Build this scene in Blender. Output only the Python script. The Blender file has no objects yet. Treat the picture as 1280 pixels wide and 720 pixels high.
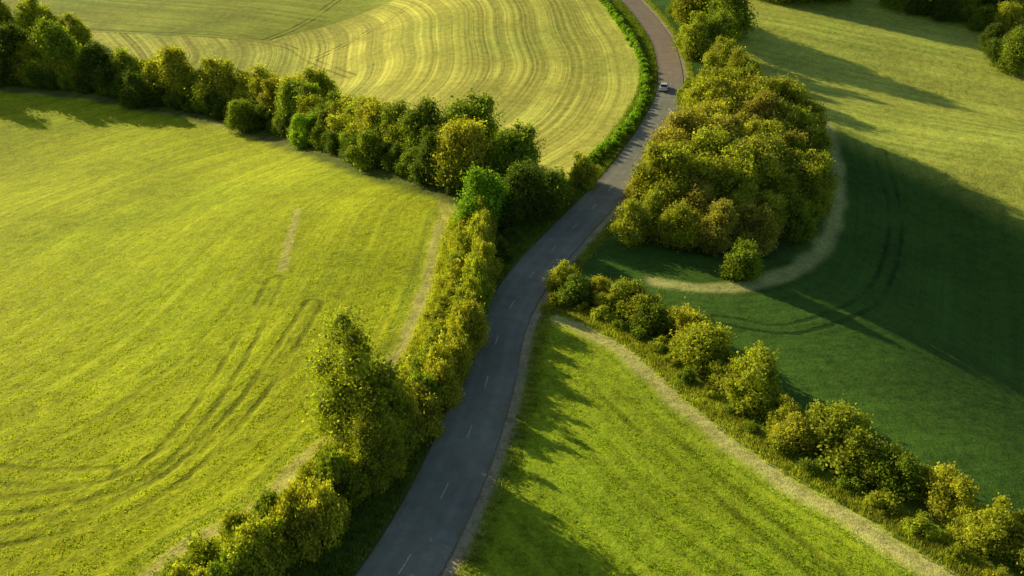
import bpy, bmesh, math, random
import numpy as np
from mathutils import Vector
rng = np.random.default_rng(7); random.seed(7)
scene = bpy.context.scene
COL = scene.collection
R = math.radians

# ---------------------------------------------------------------- camera
CAMH, PITCH, F = 45.0, R(28), 1000.0
cam = bpy.data.cameras.new('camera'); co = bpy.data.objects.new('camera', cam); COL.objects.link(co)
co.location = (0, 0, CAMH); co.rotation_euler = (math.pi/2-PITCH, 0, 0)
cam.sensor_width = 36; cam.lens = 36*F/1280; cam.clip_end = 6000; cam.clip_start = .5
scene.camera = co
LD = (.77, -.64); EL = R(21)          # horizontal direction in which shadows fall, sun height

def ss(a, b, x):
    t = np.clip((x-a)/(b-a), 0, 1); return t*t*(3-2*t)
def H(x, y):
    x = np.asarray(x, float); y = np.asarray(y, float)
    h = 16*ss(150, 320, y) + .03*np.maximum(0, y-320)
    q = -.78*(x+10)+.62*(y-60)
    h = h - 9*ss(0, 140, q)*ss(-5, -60, x)
    s = .82*(x-5)+.57*(y-88); t = .84*(x-35)-.54*(y-125)
    h = h - 19*ss(0, 60, s)*ss(-25, 80, t)*(1-.75*ss(65, 120, s))
    n = .5*x+.86*y
    h = h + 1.5*np.sin(n*.115+.6)*ss(60, 110, s)*ss(35, 70, x)
    h = h + .35*np.sin(x*.071+1.3)*np.sin(y*.053+.4)
    return h
TS = np.linspace(20, 1500, 15000)
def at(px, py, off=0.0):
    d = np.array([(px-640)/F, math.cos(PITCH)+(360-py)/F*math.sin(PITCH), -math.sin(PITCH)+(360-py)/F*math.cos(PITCH)])
    X, Y, Z = TS*d[0], TS*d[1], CAMH+TS*d[2]
    g = Z-H(X, Y)-off
    i = int(np.argmax(g <= 0))
    if g[i] > 0: i = len(TS)-1
    i = max(i, 1); k = g[i-1]/(g[i-1]-g[i]+1e-9)
    return float(X[i-1]+(X[i]-X[i-1])*k), float(Y[i-1]+(Y[i]-Y[i-1])*k)
def line(pts, step=2.0, pre=None, post=None):
    P = [at(*p) for p in pts]
    if pre: P = list(pre)+P
    if post: P = P+list(post)
    P = np.array(P); out = []
    Q = np.vstack([2*P[0]-P[1], P, 2*P[-1]-P[-2]])
    for i in range(1, len(Q)-2):
        n = max(2, int(np.linalg.norm(Q[i+1]-Q[i])/.5))
        for t in np.linspace(0, 1, n, endpoint=False):
            out.append(.5*((2*Q[i])+(-Q[i-1]+Q[i+1])*t+(2*Q[i-1]-5*Q[i]+4*Q[i+1]-Q[i+2])*t*t+(-Q[i-1]+3*Q[i]-3*Q[i+1]+Q[i+2])*t**3))
    out.append(P[-1]); out = np.array(out)
    L = np.concatenate([[0], np.cumsum(np.linalg.norm(np.diff(out, axis=0), axis=1))])
    n = max(2, int(L[-1]/step)+1); u = np.linspace(0, L[-1], n)
    return np.stack([np.interp(u, L, out[:, 0]), np.interp(u, L, out[:, 1])], 1)
def dist(x, y, P):
    best = np.full(x.shape, 1e9)
    for a, b in zip(P[:-1], P[1:]):
        d = b-a; l = d@d+1e-9
        t = np.clip(((x-a[0])*d[0]+(y-a[1])*d[1])/l, 0, 1)
        best = np.minimum(best, (x-a[0]-t*d[0])**2+(y-a[1]-t*d[1])**2)
    return np.sqrt(best)
def inside(x, y, P):
    c = np.zeros(x.shape, bool); n = len(P)
    for i in range(n):
        x1, y1 = P[i]; x2, y2 = P[(i+1) % n]
        if y1 == y2: continue
        m = ((y1 > y) != (y2 > y)) & (x < (x2-x1)*(y-y1)/(y2-y1)+x1); c ^= m
    return c
def tangents(P):
    T = np.gradient(P, axis=0); T /= np.linalg.norm(T, axis=1)[:, None]
    return T, np.stack([T[:, 1], -T[:, 0]], 1)

# ---------------------------------------------------------------- lines of the landscape
road = line([(430, 800), (497, 720), (560, 605), (603, 495), (628, 405), (666, 342), (712, 290), (755, 245), (792, 200), (822, 152), (838, 108), (831, 60), (812, 28), (790, 2)],
            1.0, pre=[(-22, 8), (-19, 22)])
e = road[-1]; d = road[-1]-road[-8]; d /= np.linalg.norm(d)
road = np.vstack([road]+[(e+d*k+np.array([-.0004*k*k, 0]))[None] for k in range(3, 240, 3)])
hedge1 = line([(150, 830), (300, 718), (372, 672), (425, 620), (478, 560), (528, 500), (560, 440), (582, 380), (590, 320), (600, 270)], .5)
hedge2 = line([(-120, 92), (0, 105), (120, 117), (220, 135), (330, 160), (440, 198), (540, 230), (610, 250)], .5)
hedge3 = line([(745, -8), (775, 30), (797, 65), (806, 98), (800, 135), (775, 172), (735, 205)], .5)
hedge3x = line([(600, -60), (690, -40), (745, -8), (775, 30), (797, 65), (806, 98), (800, 135), (775, 172), (735, 205), (660, 250)], 1.)
hedge6 = line([(700, 370), (760, 390), (830, 427), (905, 490), (1005, 560), (1105, 612), (1205, 672), (1295, 728), (1400, 798)], .5)
copse = [at(*p) for p in [(795, 296), (784, 272), (800, 235), (842, 185), (875, 150), (930, 138), (982, 145), (1008, 190), (1014, 245), (996, 298), (950, 318), (880, 316)]]
band = line([(1018, 130), (1038, 175), (1048, 225), (1042, 280), (1012, 325), (955, 352), (885, 360), (820, 352)], 1.)
F1 = [at(*p) for p in [(-500, 95), (-100, 100), (0, 115), (130, 127), (250, 150), (380, 185), (450, 210), (545, 246), (562, 330), (552, 410), (500, 490), (440, 560), (385, 630), (290, 705), (150, 800), (0, 900), (-600, 900)]]
F2B = [at(*p) for p in [(-500, 60), (0, 20), (110, 38), (330, 52), (440, 22), (540, -22), (400, -60), (-500, -60)]]
F3 = [at(*p) for p in [(640, 370), (690, 370), (760, 396), (860, 454), (1005, 568), (1135, 634), (1280, 726), (1450, 850), (1450, 950), (380, 950), (500, 730), (560, 600), (600, 450)]]
rp = road[::4]
LEFT = [tuple(p) for p in rp]+[(rp[-1][0], 3000), (-3000, 3000), (-3000, -800), (-22, -800)]
f5l = [at(*p) for p in [(905, 60), (960, 110), (1030, 150), (1100, 180), (1180, 215), (1280, 262), (1500, 370)]]
F5 = f5l+[(900, 60), (1500, 800), (1500, 3000), (200, 3000), (50, 420)]
clumpC = np.array(at(905, 235))
tracks = [line(p, 2) for p in [
    [(345, 350), (300, 440), (240, 530), (180, 590), (80, 622), (-60, 640)],
    [(392, 380), (335, 470), (270, 550), (190, 615), (90, 655), (-60, 680)],
    [(-60, 585), (40, 598), (130, 594)],
    [(330, 52), (380, 30), (430, -5)], [(390, 76), (460, 40), (540, -10)], [(110, 38), (330, 52), (390, 76), (440, 95)],
    [(1100, 190), (1120, 280), (1090, 370), (1000, 410), (900, 400)],
    [(760, 490), (900, 610), (1000, 690), (1060, 740)]]]

# ---------------------------------------------------------------- materials
def mat(name):
    m = bpy.data.materials.new(name); m.use_nodes = True; nt = m.node_tree; nt.nodes.clear()
    return m, nt, nt.nodes, nt.links
class G:
    def __init__(s, nt): s.nt = nt; s.n = nt.nodes; s.l = nt.links
    def put(s, sock, v):
        if isinstance(v, bpy.types.NodeSocket): s.l.new(v, sock)
        elif v is not None: sock.default_value = v
    def math(s, op, a, b=None, c=None):
        n = s.n.new('ShaderNodeMath'); n.operation = op
        s.put(n.inputs[0], a); s.put(n.inputs[1], b)
        if c is not None: s.put(n.inputs[2], c)
        return n.outputs[0]
    def noise(s, vec, scale, detail=3, rough=.55, dim='3D', w=None):
        n = s.n.new('ShaderNodeTexNoise'); n.noise_dimensions = dim
        if dim == '1D': s.put(n.inputs['W'], w)
        else: s.put(n.inputs['Vector'], vec)
        n.inputs['Scale'].default_value = scale; n.inputs['Detail'].default_value = detail; n.inputs['Roughness'].default_value = rough
        return n.outputs['Fac']
    def ramp(s, v, a, b, lo=0., hi=1.):
        n = s.n.new('ShaderNodeMapRange'); n.interpolation_type = 'SMOOTHSTEP'
        s.put(n.inputs[0], v); n.inputs[1].default_value = a; n.inputs[2].default_value = b; n.inputs[3].default_value = lo; n.inputs[4].default_value = hi
        return n.outputs[0]
    def mix(s, f, a, b, mode='MIX'):
        n = s.n.new('ShaderNodeMix'); n.data_type = 'RGBA'; n.blend_type = mode
        s.put(n.inputs[0], f); s.put(n.inputs[6], a); s.put(n.inputs[7], b); return n.outputs[2]
    def attr(s, name, fac=True):
        n = s.n.new('ShaderNodeAttribute'); n.attribute_name = name; return n.outputs['Fac' if fac else 'Color']
    def scale(s, col, f):
        n = s.n.new('ShaderNodeVectorMath'); n.operation = 'SCALE'; s.put(n.inputs[0], col); s.put(n.inputs['Scale'], f); return n.outputs[0]
    def coord(s):
        return s.n.new('ShaderNodeTexCoord').outputs['Object']
    def bump(s, hgt, dist, strength=1.):
        n = s.n.new('ShaderNodeBump'); s.put(n.inputs['Height'], hgt); n.inputs['Distance'].default_value = dist; n.inputs['Strength'].default_value = strength; return n.outputs[0]
    def out(s, sh): o = s.n.new('ShaderNodeOutputMaterial'); s.l.new(sh, o.inputs[0])

def ground_mat():
    m, nt, n, l = mat('field_grass'); g = G(nt); P = g.coord()
    col = g.attr('col', False); S = g.attr('s'); amp = g.attr('amp'); tr = g.attr('track'); gr = g.attr('grain')
    n1 = g.noise(P, .05, 3); n2 = g.noise(P, .6, 4, .6); n3 = g.noise(P, 2.6, 4, .7); n4 = g.noise(P, 9., 2, .6)
    S2 = g.math('ADD', S, g.ramp(g.noise(P, .02, 1), .3, .7, -.8, .8))
    st = g.noise(None, 1.0, 2, .6, '1D', S2); st2 = g.noise(None, .22, 1, .5, '1D', S2)
    fine = g.math('ADD', g.ramp(n3, .3, .7, -.30, .30), g.ramp(n4, .25, .75, -.22, .22))
    v = g.math('ADD', g.ramp(n1, .3, .7, -.16, .16), g.ramp(n2, .3, .7, -.14, .14))
    v = g.math('ADD', v, g.math('MULTIPLY', fine, gr))
    sv = g.math('ADD', g.ramp(st, .35, .65, -.14, .14), g.ramp(st2, .38, .62, -.14, .14))
    sv = g.math('MULTIPLY', sv, g.ramp(g.noise(P, .05, 3, .6), .38, .58, .3, 1.15))
    v = g.math('ADD', v, g.math('MULTIPLY', sv, amp)); v = g.math('ADD', v, 1.0)
    w = g.math('ABSOLUTE', g.math('SUBTRACT', g.math('ADD', tr, g.ramp(n2, .2, .8, -.2, .2)), 1.0))
    tm = g.math('MULTIPLY', g.ramp(w, .12, .55, 1, 0), g.ramp(g.noise(P, .12, 3, .6), .36, .58, .15, 1.))
    v = g.math('MULTIPLY', v, g.math('SUBTRACT', 1., g.math('MULTIPLY', tm, .45)))
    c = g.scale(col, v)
    c = g.mix(g.ramp(g.noise(P, .9, 4, .65), .5, .75, 0, .4), c, g.mix(1., c, (1.35, 1.05, .9, 1), 'MULTIPLY'))
    c = g.mix(g.ramp(g.noise(P, .03, 4, .6), .45, .65, 0, .45), c, g.mix(1., c, (.76, .92, .9, 1), 'MULTIPLY'))
    hgt = g.math('MULTIPLY', g.math('ADD', g.math('MULTIPLY', n3, .6), g.math('MULTIPLY', n4, .25)), gr)
    hgt = g.math('ADD', hgt, g.math('MULTIPLY', g.math('MULTIPLY', st, amp), .18))
    hgt = g.math('SUBTRACT', hgt, g.math('MULTIPLY', tm, .35))
    b = g.bump(hgt, .30, .8)
    d = n.new('ShaderNodeBsdfPrincipled'); g.put(d.inputs['Base Color'], c); d.inputs['Roughness'].default_value = .9
    d.inputs['Specular IOR Level'].default_value = .1; g.put(d.inputs['Normal'], b); g.out(d.outputs[0]); return m
def leaf_mat(name, trans=.4):
    m, nt, n, l = mat(name); g = G(nt)
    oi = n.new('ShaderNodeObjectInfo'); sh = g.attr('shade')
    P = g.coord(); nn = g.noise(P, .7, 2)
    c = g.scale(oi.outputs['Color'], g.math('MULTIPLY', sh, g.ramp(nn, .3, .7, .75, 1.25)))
    d = n.new('ShaderNodeBsdfPrincipled'); g.put(d.inputs['Base Color'], c); d.inputs['Roughness'].default_value = .65; d.inputs['Specular IOR Level'].default_value = .2
    t = n.new('ShaderNodeBsdfTranslucent'); g.put(t.inputs[0], g.mix(1., c, (1.3, 1.35, .5, 1), 'MULTIPLY'))
    mx = n.new('ShaderNodeMixShader'); mx.inputs[0].default_value = trans; l.new(d.outputs[0], mx.inputs[1]); l.new(t.outputs[0], mx.inputs[2]); g.out(mx.outputs[0]); return m
def plain(name, c, rough=.7, metal=0., var=.15, sc=6., coat=0.):
    m, nt, n, l = mat(name); g = G(nt); P = g.coord()
    d = n.new('ShaderNodeBsdfPrincipled'); g.put(d.inputs['Base Color'], g.scale(g.mix(0., (*c, 1), (*c, 1)), g.ramp(g.noise(P, sc, 4), .3, .7, 1-var, 1+var)))
    d.inputs['Roughness'].default_value = rough; d.inputs['Metallic'].default_value = metal; d.inputs['Coat Weight'].default_value = coat; g.out(d.outputs[0]); return m
def road_mat():
    m, nt, n, l = mat('asphalt'); g = G(nt); P = g.coord(); u = g.attr('across'); wn = g.noise(P, .35, 3)
    c = g.mix(g.ramp(g.noise(P, .12, 3), .35, .65), (.27, .27, .20, 1), (.33, .33, .25, 1))
    au = g.math('ABSOLUTE', u)
    wheel = g.ramp(g.math('ABSOLUTE', g.math('SUBTRACT', au, .48)), .02, .22, 1, 0)
    c = g.mix(g.math('MULTIPLY', wheel, .4), c, (.40, .39, .30, 1))
    edge = g.ramp(g.math('ADD', au, g.ramp(wn, .3, .7, -.1, .1)), .86, 1., 0, .75)
    c = g.mix(edge, c, (.28, .24, .13, 1))
    sx = n.new('ShaderNodeSeparateXYZ'); l.new(P, sx.inputs[0])
    c = g.mix(g.ramp(sx.outputs[1], 165, 190, 0, .75), c, (.36, .26, .17, 1))
    c = g.scale(c, g.ramp(g.noise(P, 14, 3), .3, .7, .85, 1.15))
    c = g.scale(c, g.ramp(g.noise(P, .6, 5, .7), .35, .7, 1.06, .86))
    d = n.new('ShaderNodeBsdfPrincipled'); g.put(d.inputs['Base Color'], c); d.inputs['Roughness'].default_value = .85; d.inputs['Specular IOR Level'].default_value = .2
    g.put(d.inputs['Normal'], g.bump(g.noise(P, 30, 2), .02, .5)); g.out(d.outputs[0]); return m
def paint_mat():
    m, nt, n, l = mat('road_paint'); g = G(nt); P = g.coord()
    c = g.mix(g.ramp(g.noise(P, 9, 4, .7), .42, .6), (.8, .8, .72, 1), (.38, .38, .33, 1))
    d = n.new('ShaderNodeBsdfPrincipled'); g.put(d.inputs['Base Color'], c); d.inputs['Roughness'].default_value = .6; g.out(d.outputs[0]); return m
GM, LM, BM = ground_mat(), leaf_mat('foliage', .48), plain('bark', (.09, .065, .045), .9, 0, .35, 5)
TM = leaf_mat('tall_grass', .5); RM, PM = road_mat(), paint_mat()

def mesh_np(name, V, Fc, m, attrs=None, smooth=False):
    me = bpy.data.meshes.new(name); V = np.asarray(V, np.float32); Fc = np.asarray(Fc, np.int32); k = Fc.shape[1]
    me.vertices.add(len(V)); me.vertices.foreach_set('co', V.ravel())
    me.loops.add(Fc.size); me.loops.foreach_set('vertex_index', Fc.ravel())
    me.polygons.add(len(Fc)); me.polygons.foreach_set('loop_start', np.arange(0, Fc.size, k, dtype=np.int32))
    me.polygons.foreach_set('loop_total', np.full(len(Fc), k, np.int32))
    me.polygons.foreach_set('use_smooth', np.full(len(Fc), smooth))
    me.update(calc_edges=True)
    for an, arr in (attrs or {}).items():
        arr = np.asarray(arr, np.float32)
        if arr.ndim == 2:
            a = me.attributes.new(an, 'FLOAT_COLOR', 'POINT'); a.data.foreach_set('color', np.hstack([arr, np.ones((len(arr), 1), np.float32)]).ravel())
        else:
            a = me.attributes.new(an, 'FLOAT', 'POINT'); a.data.foreach_set('value', arr)
    me.materials.append(m); return me
def link(name, me, parent=None):
    o = bpy.data.objects.new(name, me); COL.objects.link(o)
    if parent: o.parent = parent
    return o

# ---------------------------------------------------------------- ground
out = np.array([3, 8, 16, 30, 55, 100, 180, 320, 560, 950, 1500.])
xs = np.concatenate([-(190+out[::-1]), np.arange(-190, 190.01, .46), 190+out])
ys = np.concatenate([22-out[::-1], np.arange(22, 120, .40), np.arange(120, 330, .55), 330+out*1.6])
X, Y = np.meshgrid(xs, ys); x, y = X.ravel(), Y.ravel()
dr = dist(x, y, road[::3])
z = H(x, y)
left = inside(x, y, LEFT); f1 = inside(x, y, F1) & left; f2b = inside(x, y, F2B) & left & ~f1; f3 = inside(x, y, F3) & ~left; f5 = inside(x, y, F5) & ~left & ~f3
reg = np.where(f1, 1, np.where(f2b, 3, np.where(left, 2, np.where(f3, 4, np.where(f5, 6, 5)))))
dh1 = dist(x, y, hedge1[::6]); dh2 = dist(x, y, hedge2[::6]); dh3 = dist(x, y, hedge3x); dh6 = dist(x, y, hedge6[::6])
dc = np.hypot(x-clumpC[0], (y-clumpC[1])*.75); db = dist(x, y, band[::2]); d5 = dist(x, y, np.array(f5l))
dcp = dist(x, y, np.array(copse+copse[:1])); incp = inside(x, y, copse)
cols = {1: (.48, .54, .016), 2: (.64, .62, .10), 3: (.42, .46, .055), 4: (.36, .47, .02), 5: (.075, .16, .018), 6: (.58, .62, .09)}  # the copse field's green is darkened, its shade put into the colour
C = np.zeros((len(x), 3))
for k, c in cols.items(): C[reg == k] = c
s = np.where(reg == 1, dh1, np.where(reg == 2, dh3, np.where(reg == 3, x*.3+y*.95, np.where(reg == 4, dh6, np.where(reg == 5, db+80, x*.5+y*.86)))))
amp = np.select([reg == 1, reg == 2, reg == 3, reg == 4, reg == 5], [.7, 1.35, .8, .6, .5], .7)
grain = np.select([reg == 1, reg == 2, reg == 3, reg == 5], [.8, .55, .5, .7], .75)
def blend(m, c):
    global C
    m = np.clip(m, 0, 1)[:, None]; C = C*(1-m)+np.array(c)*m
wob = .8*np.sin(x*.6+y*.3)+.6*np.sin(x*.23-y*.9)
blend(ss(8, 0, d5)*(reg == 5)*.8, (.44, .50, .07))  # sunlit strip below the hillside edge, painted as paler ground
blend(ss(2.0, .5, db+wob*.2)*(reg == 5)*.85, (.60, .60, .18))
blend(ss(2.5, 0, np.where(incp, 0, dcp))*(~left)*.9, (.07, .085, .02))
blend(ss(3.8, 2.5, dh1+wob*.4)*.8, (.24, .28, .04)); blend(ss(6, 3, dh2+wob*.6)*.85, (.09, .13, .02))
blend(ss(1.1, .2, np.abs(dh1-5.2+wob*.25))*(reg == 1)*.85, (.66, .60, .17)); blend(ss(.9, .3, np.abs(dh1-7.0+wob*.25))*(reg == 1)*.5, (.22, .28, .03))
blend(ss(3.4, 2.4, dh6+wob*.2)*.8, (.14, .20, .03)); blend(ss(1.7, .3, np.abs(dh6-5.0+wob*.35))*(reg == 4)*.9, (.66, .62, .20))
streak = dist(x, y, line([(372, 262), (362, 300), (352, 338)], 1)); blend(ss(.8, .2, streak+wob*.1)*.8, (.72, .64, .2))
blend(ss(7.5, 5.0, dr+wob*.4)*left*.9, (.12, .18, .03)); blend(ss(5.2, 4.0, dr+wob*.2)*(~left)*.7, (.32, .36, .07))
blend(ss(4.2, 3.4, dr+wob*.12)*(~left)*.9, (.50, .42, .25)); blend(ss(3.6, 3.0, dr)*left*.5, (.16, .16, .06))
amp = amp*ss(3, 7, dr)*ss(2, 5, dh6)
tr = np.full(len(x), 50.)
for T in tracks: tr = np.minimum(tr, dist(x, y, T))
z = z+ss(4, 7, dr)*.04*rng.standard_normal(len(x))*ss(700, 200, np.abs(x)+np.abs(y)*.3)*grain
z = z-.05*ss(4.5, 2.5, dr)
nx, ny = len(xs), len(ys)
I = np.arange(nx*ny).reshape(ny, nx)
Fc = np.stack([I[:-1, :-1], I[:-1, 1:], I[1:, 1:], I[1:, :-1]], -1).reshape(-1, 4)
fr = reg[Fc[:, 0]]
names = {1: ('field', 'bright green sunlit pasture left of the road with curving tractor lines'), 2: ('field', 'pale yellow-green mown field beyond the tree row with curved stripes'),
         3: ('field', 'plain green field strip in the far left corner'), 4: ('field', 'green field right of the road below the diagonal hedge'),
         5: ('field', 'green field curving round the copse, shade partly put into its colour'), 6: ('hillside', 'light green hillside with long tree shadows at the far right')}
for k, (nm, lb) in names.items():
    f = Fc[fr == k]; u, inv = np.unique(f, return_inverse=True)
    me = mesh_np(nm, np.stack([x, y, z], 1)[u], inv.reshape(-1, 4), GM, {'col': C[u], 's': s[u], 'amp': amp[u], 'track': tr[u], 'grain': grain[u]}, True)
    o = link(nm, me); o['kind'] = 'structure'; o['label'] = lb

# ---------------------------------------------------------------- road
def strip(P, offs, lift):
    T, N = tangents(P); V = []; A = []
    for w in offs:
        q = P+N*w; V.append(np.stack([q[:, 0], q[:, 1], H(q[:, 0], q[:, 1])+lift], 1)); A.append(np.full(len(P), w/max(abs(offs[0]), 1e-6)))
    V = np.stack(V, 1); n, k = V.shape[:2]; J = np.arange(n*k).reshape(n, k)
    f = np.stack([J[:-1, :-1], J[:-1, 1:], J[1:, 1:], J[1:, :-1]], -1).reshape(-1, 4)
    return V.reshape(-1, 3), f, np.stack(A, 1).ravel()
V, f, A = strip(road, np.linspace(-2.8, 2.8, 9), .045)
o = link('road', mesh_np('road', V, f, RM, {'across': A}, True)); o['kind'] = 'structure'; o['label'] = 'narrow grey asphalt lane winding between the hedges'
VV, FF, base = [], [], 0
i = 4
while i < len(road)-90 and road[i][1] < 190:
    seg = road[i:i+3]; v, f, a = strip(seg, np.array([-.05, .05]), .055)
    VV.append(v); FF.append(f+base); base += len(v); i += 8
o = link('road_marking', mesh_np('road_marking', np.vstack(VV), np.vstack(FF), PM)); o['kind'] = 'structure'; o['label'] = 'broken white centre line on the lane'

# ---------------------------------------------------------------- plants
def icos(sub):
    bm = bmesh.new(); bmesh.ops.create_icosphere(bm, subdivisions=sub, radius=1)
    v = np.array([p.co[:] for p in bm.verts]); f = np.array([[q.index for q in p.verts] for p in bm.faces]); bm.free(); return v, f
IV, IF = icos(2)
def crown_mesh(name, r, h, lobes, n, size, seed, base, heads=3):
    g = np.random.default_rng(seed); cs = []; rs = []
    hd = [(0, 0, 1.)]+[(g.uniform(.25, .55)*math.cos(t), g.uniform(.25, .55)*math.sin(t), g.uniform(.62, .95)) for t in g.uniform(0, 6.28, heads)]
    for i in range(lobes):
        hx, hy, hh = hd[i % len(hd)]
        zz = g.uniform(0, 1); a = g.uniform(0, 2*math.pi)
        prof = math.sqrt(max(.06, 1-(zz*.97)**2.2))*(.75+.25*min(1, zz*4))
        rad = r*.62*prof*g.uniform(.25, 1)**.5; lr = r*g.uniform(.15, .34)*(1.1-.35*zz)
        k = 1-.35*(1 if i % len(hd) else 0)
        cs.append((r*hx*.8+rad*k*math.cos(a), r*hy*.8+rad*k*math.sin(a), h*base+lr*.5+(h*(1-base)*hh-lr*1.4)*zz)); rs.append(lr)
    cs = np.array(cs); rs = np.array(rs)
    w = rs**2/np.sum(rs**2); k = g.choice(lobes, n, p=w)
    d = g.standard_normal((n, 3)); d /= np.linalg.norm(d, axis=1)[:, None]
    rr = rs[k]*(g.uniform(.62, 1.15, n)+.8*g.random(n)**4)
    lump = 1+.28*np.sin(d[:, 0]*5+k)*np.sin(d[:, 1]*6+2*k)*np.sin(d[:, 2]*5)
    P = cs[k]+d*(rr*lump)[:, None]
    P[:, 2] = np.maximum(P[:, 2], .05)
    depth = np.min(np.linalg.norm(P[:, None, :]-cs[None], axis=2)/rs[None], axis=1)
    keep = depth > .52; P, d, k = P[keep], d[keep], k[keep]; n = len(P)
    nrm = d*.5+g.standard_normal((n, 3))*.7; nrm /= np.linalg.norm(nrm, axis=1)[:, None]
    a = np.cross(nrm, g.standard_normal((n, 3))); a /= np.linalg.norm(a, axis=1)[:, None]; b = np.cross(nrm, a)
    sz = size*g.uniform(.5, 1.4, n); l = (sz)[:, None]; ww = (sz*g.uniform(.45, .8, n))[:, None]
    V = np.stack([P-a*l, P-b*ww+nrm*ww*.3, P+a*l, P+b*ww+nrm*ww*.3], 1).reshape(-1, 3)
    tone = g.uniform(.8, 1.25, lobes)
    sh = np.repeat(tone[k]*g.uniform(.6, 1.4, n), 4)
    f = np.arange(4*n).reshape(-1, 4)
    cv, cf = [], []; off = len(V)
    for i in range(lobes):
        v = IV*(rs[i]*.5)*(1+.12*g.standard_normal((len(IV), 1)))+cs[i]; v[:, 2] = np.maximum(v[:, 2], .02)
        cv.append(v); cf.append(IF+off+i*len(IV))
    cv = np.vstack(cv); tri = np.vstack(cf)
    me = bpy.data.meshes.new(name)
    AV = np.vstack([V, cv]).astype(np.float32); me.vertices.add(len(AV)); me.vertices.foreach_set('co', AV.ravel())
    loops = np.concatenate([f.ravel(), tri.ravel()]).astype(np.int32)
    me.loops.add(len(loops)); me.loops.foreach_set('vertex_index', loops)
    st = np.concatenate([np.arange(len(f))*4, 4*len(f)+np.arange(len(tri))*3]).astype(np.int32); tt = np.concatenate([np.full(len(f), 4), np.full(len(tri), 3)]).astype(np.int32)
    me.polygons.add(len(st)); me.polygons.foreach_set('loop_start', st); me.polygons.foreach_set('loop_total', tt)
    me.update(calc_edges=True)
    at_ = me.attributes.new('shade', 'FLOAT', 'POINT'); at_.data.foreach_set('value', np.concatenate([sh, np.full(len(cv), .55)]).astype(np.float32))  # crown cores darkened: inner shade painted into the vertex value
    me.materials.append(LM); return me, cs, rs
def tube(V, Fc, p0, p1, r0, r1, k=7):
    p0 = np.array(p0, float); p1 = np.array(p1, float); d = p1-p0; d /= np.linalg.norm(d)
    a = np.cross(d, (.3, .9, .1)); a /= np.linalg.norm(a); b = np.cross(d, a); o = len(V)
    for p, r in ((p0, r0), (p1, r1)):
        for i in range(k):
            t = 2*math.pi*i/k; V.append(p+(a*math.cos(t)+b*math.sin(t))*r)
    for i in range(k): j = (i+1) % k; Fc.append((o+i, o+j, o+k+j, o+k+i))
def trunk_mesh(name, h, r, cs, rs, stems, seed):
    g = random.Random(seed); V, Fc = [], []
    if stems == 1:
        p = np.array([0, 0, -.3]); q = np.array([g.uniform(-.2, .2), g.uniform(-.2, .2), h*.25]); t = np.array([g.uniform(-.5, .5), g.uniform(-.5, .5), h*.6])
        tube(V, Fc, p, q, r*1.25, r*.85, 9); tube(V, Fc, q, t, r*.85, r*.4, 9)
        for i in range(min(len(cs), 9)):
            s0 = q+(t-q)*g.uniform(0, .9); mid = (s0+cs[i])/2+np.array([0, 0, .3]); tube(V, Fc, s0, mid, r*.42, r*.25); tube(V, Fc, mid, cs[i], r*.25, r*.07)
    else:
        for i in range(stems):
            a = 2*math.pi*i/stems; s0 = np.array([.15*math.cos(a), .15*math.sin(a), -.2]); c = cs[i % len(cs)]; mid = (s0+c)/2+np.array([0, 0, h*.05])
            tube(V, Fc, s0, mid, r, r*.6); tube(V, Fc, mid, c, r*.6, r*.2)
    return mesh_np(name, np.array(V), np.array(Fc), BM, None, True)
KINDS = {}
def kind(key, cnt, r, h, lobes, n, size, base, stems, tr, seed0, heads=3):
    L = []
    for i in range(cnt):
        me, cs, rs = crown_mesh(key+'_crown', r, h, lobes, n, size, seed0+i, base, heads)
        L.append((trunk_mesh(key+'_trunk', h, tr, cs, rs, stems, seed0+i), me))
    KINDS[key] = (L, h)
kind('tree', 7, 5.6, 10.5, 54, 22000, .19, .06, 1, .32, 100, 4)
kind('shrub', 8, 2.6, 4.3, 30, 10500, .115, .03, 5, .07, 200, 4)
kind('tall', 2, 4.6, 12., 64, 36000, .13, .04, 1, .24, 300, 5)
kind('low', 4, 1.5, 1.6, 14, 3000, .10, .01, 4, .04, 400, 3)
TREES = []
def plant(k, x, y, sc, col, name, label, cat, group=None, sz=None, sxy=1.):
    L, h = KINDS[k]; tm, cm = random.choice(L)
    r = bpy.data.objects.new(name, None); COL.objects.link(r); r.empty_display_size = .5
    r.location = (x, y, float(H(x, y))-.05); r.rotation_euler = (0, 0, random.uniform(0, 6.28)); r.scale = (sc*sxy, sc*sxy, sz or sc)
    link('stem' if k in ('shrub', 'low') else 'trunk', tm, r)
    c = link('crown' if k in ('tree', 'tall') else 'foliage', cm, r); v = random.uniform(.88, 1.12)
    c.color = (col[0]*v*random.uniform(.95, 1.05), col[1]*v, col[2]*v, 1)
    r['label'] = label; r['category'] = cat
    if group: r['group'] = group
    TREES.append((x, y)); return r
DG, OL, GO, VG, BR, MG = (.14, .20, .022), (.42, .45, .04), (.49, .49, .05), (.31, .49, .03), (.47, .43, .065), (.27, .35, .03)
U = 'first second third fourth fifth sixth seventh eighth ninth'.split()
ORD = U+'tenth eleventh twelfth thirteenth fourteenth fifteenth sixteenth seventeenth eighteenth nineteenth twentieth'.split()
for a, b in (('twenty', 'thirtieth'), ('thirty', 'fortieth'), ('forty', 'fiftieth'), ('fifty', 'sixtieth')): ORD += [a+'-'+w for w in U]+[b]

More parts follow.
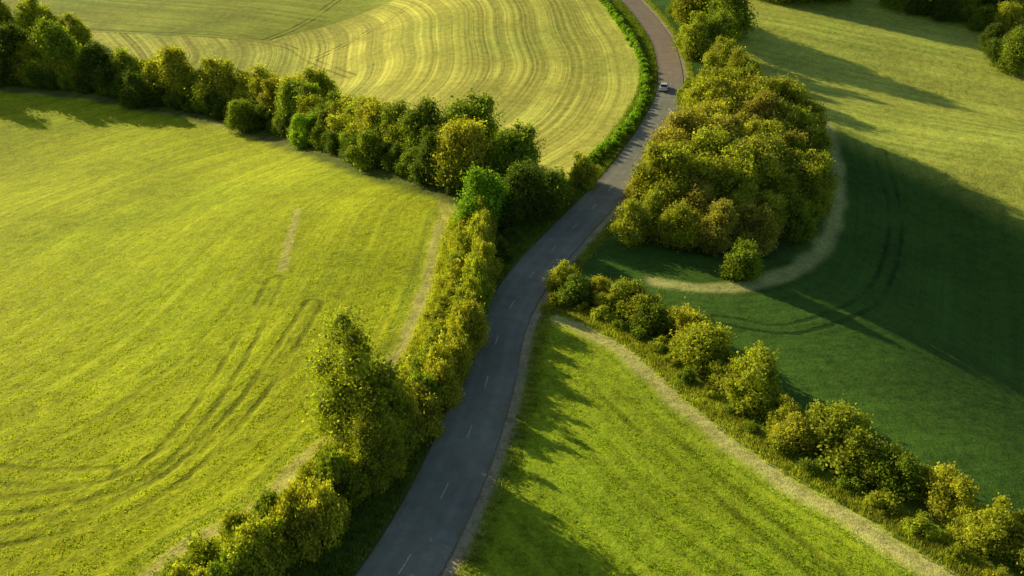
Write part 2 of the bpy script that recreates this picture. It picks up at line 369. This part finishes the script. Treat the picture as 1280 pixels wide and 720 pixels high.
singles = [
 (438, 478, 'tall', 1.15, OL, 'tall olive tree rising out of the hedge left of the lane, nearest lone tree'),
 (468, 555, 'tall', .62, OL, 'smaller olive tree just behind the tall lone tree left of the lane'),
 (602, 248, 'tree', .85, VG, 'round vivid green tree at the top end of the lane hedge'),
 (590, 160, 'tree', 1.2, MG, 'broad dark green tree at the right end of the field tree row'),
 (545, 195, 'tree', .8, DG, 'dark green tree tucked at the left foot of the broad dark tree'),
 (645, 190, 'tree', .95, MG, 'mid green tree sloping off right of the broad dark tree'),
 (655, 240, 'tree', .85, DG, 'dark tree shading the lane bend, behind the round vivid green tree'),
 (640, 262, 'tree', .55, DG, 'small dark tree below the lane bend, right of the vivid green tree'),
 (695, 232, 'shrub', 1.5, MG, 'leafy bush near the lane bend, left of the yellowish roadside bush'),
 (728, 210, 'shrub', 1.3, OL, 'yellowish bush at the lower end of the clipped roadside hedge'),
 (498, 168, 'tree', .72, MG, 'sunlit green tree left of the broad dark tree with a gap between'),
 (452, 145, 'tree', .62, VG, 'bright green round tree in the tree row, behind a smaller bush'),
 (455, 185, 'shrub', 1.6, MG, 'small green bush in front of the bright round tree in the row'),
 (395, 115, 'tree', 1.05, OL, 'green tree with a leafy upright crown, right of the middle olive tree'),
 (385, 160, 'shrub', 1.6, VG, 'bright bush low at the foot of the upright crowned row tree'),
 (335, 112, 'tree', 1.15, OL, 'olive tree in the middle of the field tree row'),
 (275, 100, 'tree', 1.2, GO, 'yellow-tipped tree in the row, left of the middle olive tree'),
 (218, 88, 'tree', 1.25, GO, 'golden edged tree standing right of the dark left wood'),
 (300, 145, 'tree', .7, MG, 'low green tree below the middle of the tree row'),
 (170, 112, 'tree', .8, DG, 'dark low tree between golden edged tree and left wood'),
 (120, 82, 'tree', 1.1, DG, 'dark tree at the right side of the left wood'),
 (70, 62, 'tree', 1.45, MG, 'largest dark tree of the left wood'),
 (15, 60, 'tree', 1.4, DG, 'dark tree at the left picture edge, beside the largest dark tree'),
 (-50, 70, 'tree', 1.3, DG, 'dark tree just beyond the left picture edge'),
 (-110, 80, 'tree', 1.2, DG, 'outermost dark tree of the left wood'),
 (45, 18, 'tree', 1.2, OL, 'sunlit tree at the back of the left wood'),
 (90, 35, 'tree', .9, OL, 'small olive tree at the back right of the left wood'),
 (-10, 15, 'tree', 1.2, OL, 'olive tree at the back left of the left wood'),
 (868, 42, 'tree', 1.0, OL, 'green roadside tree near the top, upper of the bend trees'),
 (846, 6, 'tree', .6, MG, 'small tree beside the lane at the top edge'),
 (872, 0, 'tree', 1.2, OL, 'olive tree right of the lane at the top edge'),
 (905, 66, 'tree', .8, OL, 'rounded olive tree between the roadside trees and the copse'),
 (908, 10, 'tree', 1.4, MG, 'green tree at the edge of the hillside at the top'),
 (898, 38, 'tree', 1.1, MG, 'mid green tree below the hillside edge tree near the top'),
 (930, 84, 'tree', .9, GO, 'golden tree at the back of the copse, beside the hillside'),
 (975, -48, 'tree', 2.0, MG, 'large tree on the hill crest just above the picture edge, leftmost'),
 (1000, -46, 'tree', 2.0, MG, 'large tree on the hill crest just above the picture edge, second from left'),
 (1025, -46, 'tree', 1.9, MG, 'large tree on the hill crest just above the picture edge, third from left'),
 (1050, -44, 'tree', 1.8, MG, 'large tree on the hill crest just above the picture edge, fourth from left'),
 (862, 112, 'shrub', 1.3, MG, 'low green bush on the lane verge opposite the white car'),
 (788, 272, 'shrub', 1.4, GO, 'golden bush at the left foot of the copse, close to the lane'),
 (925, 322, 'shrub', 1.2, MG, 'green bush at the lower right skirt of the copse'),
]
for (px, py, k, sc, col, lab) in singles:
    L, h = KINDS[k]; X0, Y0 = at(px, py, h*sc*.5)
    plant(k, X0, Y0, sc, col, 'shrub' if k == 'shrub' else 'tree', lab, 'bush' if k == 'shrub' else 'tree')

T, N = tangents(hedge1); cnt = [0, 0]
for side, off, nm in ((0, -1.1, 'field'), (1, 1.4, 'lane')):
    for i in range(side*2, len(hedge1), 5-side):
        p = hedge1[i]+N[i]*(off+random.uniform(-.5, .5)); cnt[side] += 1
        plant('shrub', p[0], p[1], random.uniform(.7, 1.0), random.choice([GO, OL, OL, GO, MG]), 'hedge_shrub',
              '%s bush counted from the camera in the %s-side line of the lane hedge' % (ORD[min(cnt[side]-1, 59)], nm), 'bush', 'bushes of the hedge left of the lane', sz=random.uniform(.8, 1.1) if side == 0 else random.uniform(1.1, 1.6))
k = 0
for i in range(40, len(hedge1), 4):
    p = hedge1[i]+N[i]*(4.2+random.uniform(-.9, .7))
    if dist(np.array([p[0]]), np.array([p[1]]), road[::3])[0] < 4.4: continue
    k += 1
    plant('low', p[0], p[1], random.uniform(.8, 1.5), DG if random.random() < .6 else MG, 'bramble', '%s low dark bramble from the camera end between hedge and lane' % ORD[min(k-1, 59)], 'bramble', 'brambles between the hedge and the lane')
T, N = tangents(hedge6); k = 0
for i in range(0, len(hedge6), 4):
    p = hedge6[i]+N[i]*(-.9+random.uniform(-1.3, 1.2)); k += 1
    sc = random.choice((.6, .8, .9, 1.0, 1.15))*random.uniform(.92, 1.08)
    plant('shrub', p[0], p[1], sc, random.choice((GO, OL, MG, OL, OL)), 'hedge_shrub', '%s bush from the lane in the diagonal hedge right of the lane' % ORD[min(k-1, 59)], 'bush', 'bushes of the diagonal hedge', sxy=random.uniform(.95, 1.25))
k = 0
for i in range(2, len(hedge6), 6):
    p = hedge6[i]+N[i]*(1.9+random.uniform(-.5, .5)); k += 1
    plant('low', p[0], p[1], random.uniform(.7, 1.2), random.choice((MG, OL)), 'bramble', '%s bramble from the lane end along the lower foot of the diagonal hedge' % ORD[min(k-1, 59)], 'bramble', 'brambles along the diagonal hedge')
for i in range(0, len(hedge3), 4):
    p = hedge3[i]
    plant('low', p[0], p[1], random.uniform(.85, 1.1), VG, 'hedge_shrub', 'bright green section of the clipped hedge along the far lane', 'hedge', 'sections of the clipped hedge along the far lane')
T, N = tangents(hedge2); k = 0
for i in range(4, len(hedge2)-12, 9):
    p = hedge2[i]-N[i]*random.uniform(3.5, 7); k += 1
    plant('tree', p[0], p[1], random.uniform(.7, 1.05), random.choice([OL, MG, GO, MG]), 'tree', '%s tree from the left in the back line of the field tree row' % ORD[k-1], 'tree', 'back line of the field tree row')
k = 0
for i in range(2, len(hedge2), 7):
    p = hedge2[i]-N[i]*random.uniform(-.5, 1.5); k += 1
    plant('shrub', p[0], p[1], random.uniform(.8, 1.4), DG if k % 3 else MG, 'shrub', 'dark understorey bush at the pasture edge of the field tree row', 'bush', 'understorey bushes of the field tree row')
# copse
poly = copse; pa = np.array(poly); pts = []
for _ in range(4000):
    q = (random.uniform(pa[:, 0].min(), pa[:, 0].max()), random.uniform(pa[:, 1].min(), pa[:, 1].max()))
    if inside(np.array([q[0]]), np.array([q[1]]), poly)[0] and all((q[0]-a[0])**2+(q[1]-a[1])**2 > 4.3**2 for a in pts): pts.append(q)
pts.sort(key=lambda p: p[1]); rows = [pts[i:i+8] for i in range(0, len(pts), 8)]
for ri, rw in enumerate(rows):
    rw.sort()
    for ci, q in enumerate(rw):
        sc = random.uniform(.85, 1.1) if ri > 0 else random.uniform(.6, .75)
        if ci in (0, len(rw)-1): sc *= .88
        if dist(np.array([q[0]]), np.array([q[1]]), road[::3])[0] < 7: sc = min(sc, .55)
        dark = ci >= len(rw)-2 and ri < len(rw)-2  # right front trees tinted darker, the copse's shaded side put into colour
        plant('tree', q[0], q[1], sc, random.choice([MG, OL]) if dark else random.choice([GO, OL, BR, OL, OL]), 'tree', '%s tree from the left in the %s row back of the rounded copse' % (ORD[ci], ORD[ri]), 'tree', 'trees of the copse')
k = 0
for px, py in [(1120, -6), (1150, 2), (1178, 8), (1205, 10), (1230, 22), (1255, 28), (1280, 40), (1240, 48), (1268, 70), (1300, 85), (1210, -5), (1245, 0), (1275, 10), (1320, 60), (1255, 62), (1275, 55)]:
    X0, Y0 = at(px, py, 3.5); k += 1
    plant('tree', X0, Y0, random.uniform(.7, .95), random.choice([MG, DG, OL]), 'tree', '%s tree from the left along the wood edge in the top right corner' % ORD[k-1], 'tree', 'trees of the wood in the top right corner')

# ---------------------------------------------------------------- tall grass (uncountable)
def grass(name, P, hgt, wid, col, label, lean=.35):
    n = len(P); a = rng.uniform(0, 6.28, n); hx = hgt*rng.uniform(.5, 1.3, n); w = wid*rng.uniform(.6, 1.4, n)
    dx, dy = np.cos(a)*w, np.sin(a)*w; zz = H(P[:, 0], P[:, 1]); b = rng.uniform(0, 6.28, n); lx, ly = np.cos(b)*hx*lean, np.sin(b)*hx*lean
    V = np.stack([np.stack([P[:, 0]-dx, P[:, 1]-dy, zz-.03], 1), np.stack([P[:, 0]+dx, P[:, 1]+dy, zz-.03], 1), np.stack([P[:, 0]+lx, P[:, 1]+ly, zz+hx], 1)], 1).reshape(-1, 3)
    me = mesh_np(name, V, np.arange(3*n).reshape(-1, 3), TM, {'shade': np.repeat(rng.uniform(.7, 1.3, n), 3)})
    o = link(name, me); o.color = (*col, 1); o['kind'] = 'stuff'; o['label'] = label; o['category'] = 'grass'; return o
def along(Ln, n, lo, hi):
    i = rng.integers(0, len(Ln)-1, n); T, N = tangents(Ln); return Ln[i]+N[i]*rng.uniform(lo, hi, n)[:, None]+rng.normal(0, .25, (n, 2))
rd = road[(road[:, 1] > 30) & (road[:, 1] < 260)]
def clear(P, d=3.0): return P[dist(P[:, 0], P[:, 1], road[::2]) > d]
grass('grass', clear(along(rd, 60000, -7, -3.0)), .45, .05, (.22, .30, .03), 'rough green verge grass on the left side of the lane')
grass('grass', clear(along(rd, 24000, 3.9, 5.2), 3.7), .30, .05, (.38, .42, .06), 'rough verge grass on the right side of the lane')
grass('grass', clear(along(hedge6, 30000, 1.5, 3.9)), .38, .05, (.46, .49, .07), 'rough grass margin below the diagonal hedge')
grass('grass', clear(along(hedge1, 36000, -4.2, -1)), .38, .05, (.50, .52, .06), 'rough grass margin on the pasture side of the lane hedge')
def scatter(n, x0, x1, y0, y1, poly, keep):
    P = np.stack([rng.uniform(x0, x1, n), y0+(y1-y0)*rng.random(n)**1.4], 1)
    P = P[inside(P[:, 0], P[:, 1], poly)]
    q = np.sin(P[:, 0]*.9+2*np.sin(P[:, 1]*.5))*np.sin(P[:, 1]*1.2+2*np.sin(P[:, 0]*.6)); P = P[rng.random(len(P)) < (.7+.3*q)*(1-ss(70, y1-5, P[:, 1]))]
    P = P[dist(P[:, 0], P[:, 1], road[::3]) > 4.5]
    return P[keep(P)]
def k1(P):
    tk = np.full(len(P), 9.)
    for T in tracks[:3]: tk = np.minimum(tk, np.abs(dist(P[:, 0], P[:, 1], T)-1))
    dd = dist(P[:, 0], P[:, 1], hedge1[::6]); return (tk > .3) & (np.abs(dd-5.2) > 1) & (np.sin(dd*2.1) > -.5)
def k3(P):
    dd = dist(P[:, 0], P[:, 1], hedge6[::6]); return (dd > 6.4) & (np.sin(dd*2.3) > -.6)
grass('pasture_grass', scatter(420000, -100, 5, 38, 150, F1, k1), .13, .05, (.48, .54, .03), 'tufted grass of the sunlit pasture left of the lane', .7)
grass('pasture_grass', scatter(220000, -15, 50, 38, 110, F3, k3), .12, .05, (.37, .48, .03), 'tufted grass of the field right of the lane', .7)

# ---------------------------------------------------------------- car
CP = plain('car_paint', (.75, .76, .76), .3, 0, .03, 3, .6); GL = plain('car_glass', (.02, .025, .03), .08, 0, .05); RB = plain('rubber', (.02, .02, .02), .85); AL = plain('alloy', (.5, .5, .52), .3, .9)
HLm = plain('headlight_glass', (.8, .8, .78), .15); TL = plain('tail_light_plastic', (.45, .02, .015), .3); PLm = plain('number_plate', (.7, .6, .1), .5)
def loft(secs, m, name, parent):
    V, Fc = [], []; k = len(secs[0])
    for s_ in secs: V += s_
    for a in range(len(secs)-1):
        for i in range(k): j = (i+1) % k; Fc.append((a*k+i, a*k+j, (a+1)*k+j, (a+1)*k+i))
    me = bpy.data.meshes.new(name); me.from_pydata(V, [], Fc+[tuple(range(k))[::-1], tuple((len(secs)-1)*k+i for i in range(k))]); me.materials.append(m)
    bm = bmesh.new(); bm.from_mesh(me); bmesh.ops.recalc_face_normals(bm, faces=bm.faces); bm.to_mesh(me); bm.free()
    return link(name, me, parent)
car = bpy.data.objects.new('car', None); COL.objects.link(car)
def sec(yy, w, z0, z1, tw): return [(-w, yy, z0+.1), (-w+.06, yy, z0), (w-.06, yy, z0), (w, yy, z0+.1), (w, yy, z1-.18), (tw, yy, z1), (-tw, yy, z1), (-w, yy, z1-.18)]
body = loft([sec(-2.08, .74, .3, .72, .6), sec(-1.98, .83, .22, .90, .7), sec(-1.4, .88, .2, .95, .74), sec(-.6, .89, .2, .96, .76), (sec(.6, .89, .2, .95, .76)), sec(1.1, .88, .2, .90, .74), sec(1.8, .84, .22, .78, .68), sec(2.05, .74, .28, .62, .56)], CP, 'body', car)
cab = loft([[(-.76, -1.75, .93), (.76, -1.75, .93), (.60, -1.35, 1.42), (-.60, -1.35, 1.42)], [(-.78, -.2, .94), (.78, -.2, .94), (.62, -.2, 1.48), (-.62, -.2, 1.48)], [(-.76, .95, .92), (.76, .95, .92), (.60, .25, 1.44), (-.60, .25, 1.44)]], CP, 'roof', car)
def quad(name, q, m, par=car):
    me = bpy.data.meshes.new(name); me.from_pydata([tuple(p) for p in q], [], [tuple(range(len(q)))]); me.materials.append(m); return link(name, me, par)
quad('windscreen', [(-.70, .92, .975), (.70, .92, .975), (.57, .34, 1.40), (-.57, .34, 1.40)], GL)
quad('rear_window', [(-.68, -1.74, 1.0), (.68, -1.74, 1.0), (.56, -1.41, 1.385), (-.56, -1.41, 1.385)], GL)
for sgn in (-1, 1):
    quad('side_window', [(sgn*.776, .74, .985), (sgn*.79, -.25, .985), (sgn*.655, -.25, 1.40), (sgn*.64, .28, 1.38)], GL)
    quad('side_window', [(sgn*.79, -.33, .985), (sgn*.775, -1.5, .985), (sgn*.64, -1.25, 1.36), (sgn*.655, -.33, 1.40)], GL)
    loft([[(sgn*.5, 2.02, .56), (sgn*.78, 1.93, .56), (sgn*.78, 1.90, .70), (sgn*.5, 1.98, .68)], [(sgn*.5, 2.07, .57), (sgn*.77, 1.99, .57), (sgn*.76, 1.95, .69), (sgn*.5, 2.03, .67)]], HLm, 'headlight', car)
    loft([[(sgn*.56, -2.03, .62), (sgn*.82, -1.96, .62), (sgn*.80, -1.94, .84), (sgn*.58, -2.0, .84)], [(sgn*.56, -2.10, .63), (sgn*.81, -2.02, .63), (sgn*.79, -2.0, .83), (sgn*.58, -2.07, .83)]], TL, 'tail_light', car)
    loft([[(sgn*.78, .62, .95), (sgn*.98, .62, .97), (sgn*.98, .62, 1.09), (sgn*.82, .62, 1.09)], [(sgn*.78, .74, .96), (sgn*.95, .74, .98), (sgn*.95, .74, 1.07), (sgn*.82, .74, 1.07)]], CP, 'door_mirror', car)
    for yy in (-1.28, 1.3):
        bm = bmesh.new(); prof = [(.20, -.09), (.28, -.10), (.315, -.07), (.315, .07), (.28, .10), (.20, .09)]; rg = []
        for i in range(24):
            t = 2*math.pi*i/24; rg.append([bm.verts.new((w, r_*math.cos(t), r_*math.sin(t))) for r_, w in prof])
        for i in range(24):
            for j in range(6): bm.faces.new((rg[i][j], rg[(i+1) % 24][j], rg[(i+1) % 24][(j+1) % 6], rg[i][(j+1) % 6]))
        bmesh.ops.recalc_face_normals(bm, faces=bm.faces); me = bpy.data.meshes.new('wheel'); bm.to_mesh(me); bm.free(); me.materials.append(RB)
        wl = link('wheel', me, car); wl.location = (sgn*.83, yy, .315)
        bm = bmesh.new()
        for k5 in range(5):
            t = 2*math.pi*k5/5; c_, s_ = math.cos(t), math.sin(t); f4 = []
            for (rr, tt) in ((.03, -.03), (.21, -.035), (.21, .035), (.03, .03)): f4.append(bm.verts.new((sgn*.075, rr*c_-tt*s_, rr*s_+tt*c_)))
            bm.faces.new(f4)
        q = [bm.verts.new((sgn*.06, .2*math.cos(2*math.pi*i/16), .2*math.sin(2*math.pi*i/16))) for i in range(16)]; bm.faces.new(q)
        me = bpy.data.meshes.new('rim'); bm.to_mesh(me); bm.free(); me.materials.append(AL); link('rim', me, wl)
quad('number_plate', [(-.25, -2.095, .5), (.25, -2.095, .5), (.25, -2.095, .61), (-.25, -2.095, .61)], PLm)
ci = int(np.argmin(np.linalg.norm(road-np.array(at(838, 112)), axis=1))); T, N = tangents(road)
p = road[ci]-N[ci]*1.35; car.location = (p[0], p[1], float(H(*p))+.05); car.rotation_euler = (0, 0, math.atan2(T[ci][1], T[ci][0])-math.pi/2)
car['label'] = 'small white car on the far lane beside the copse'; car['category'] = 'car'

# ---------------------------------------------------------------- light
AZ = math.atan2(-LD[0], -LD[1])
w = bpy.data.worlds.new('World'); scene.world = w; w.use_nodes = True; nt = w.node_tree
sky = nt.nodes.new('ShaderNodeTexSky'); sky.sky_type = 'NISHITA'; sky.sun_disc = False; sky.sun_elevation = EL; sky.sun_rotation = AZ
bg = nt.nodes['Background']; bg.inputs[1].default_value = .085; nt.links.new(sky.outputs[0], bg.inputs[0])
sl = bpy.data.lights.new('sun', 'SUN'); sl.energy = 5; sl.angle = R(.5); sl.color = (1, .86, .54); so = bpy.data.objects.new('sun', sl); COL.objects.link(so)
sd = Vector((-LD[0]*math.cos(EL), -LD[1]*math.cos(EL), math.sin(EL))); so.rotation_euler = sd.to_track_quat('Z', 'Y').to_euler()
scene.view_settings.view_transform = 'Standard'; scene.view_settings.look = 'None'; scene.view_settings.exposure = 0
print('trees', len(TREES))
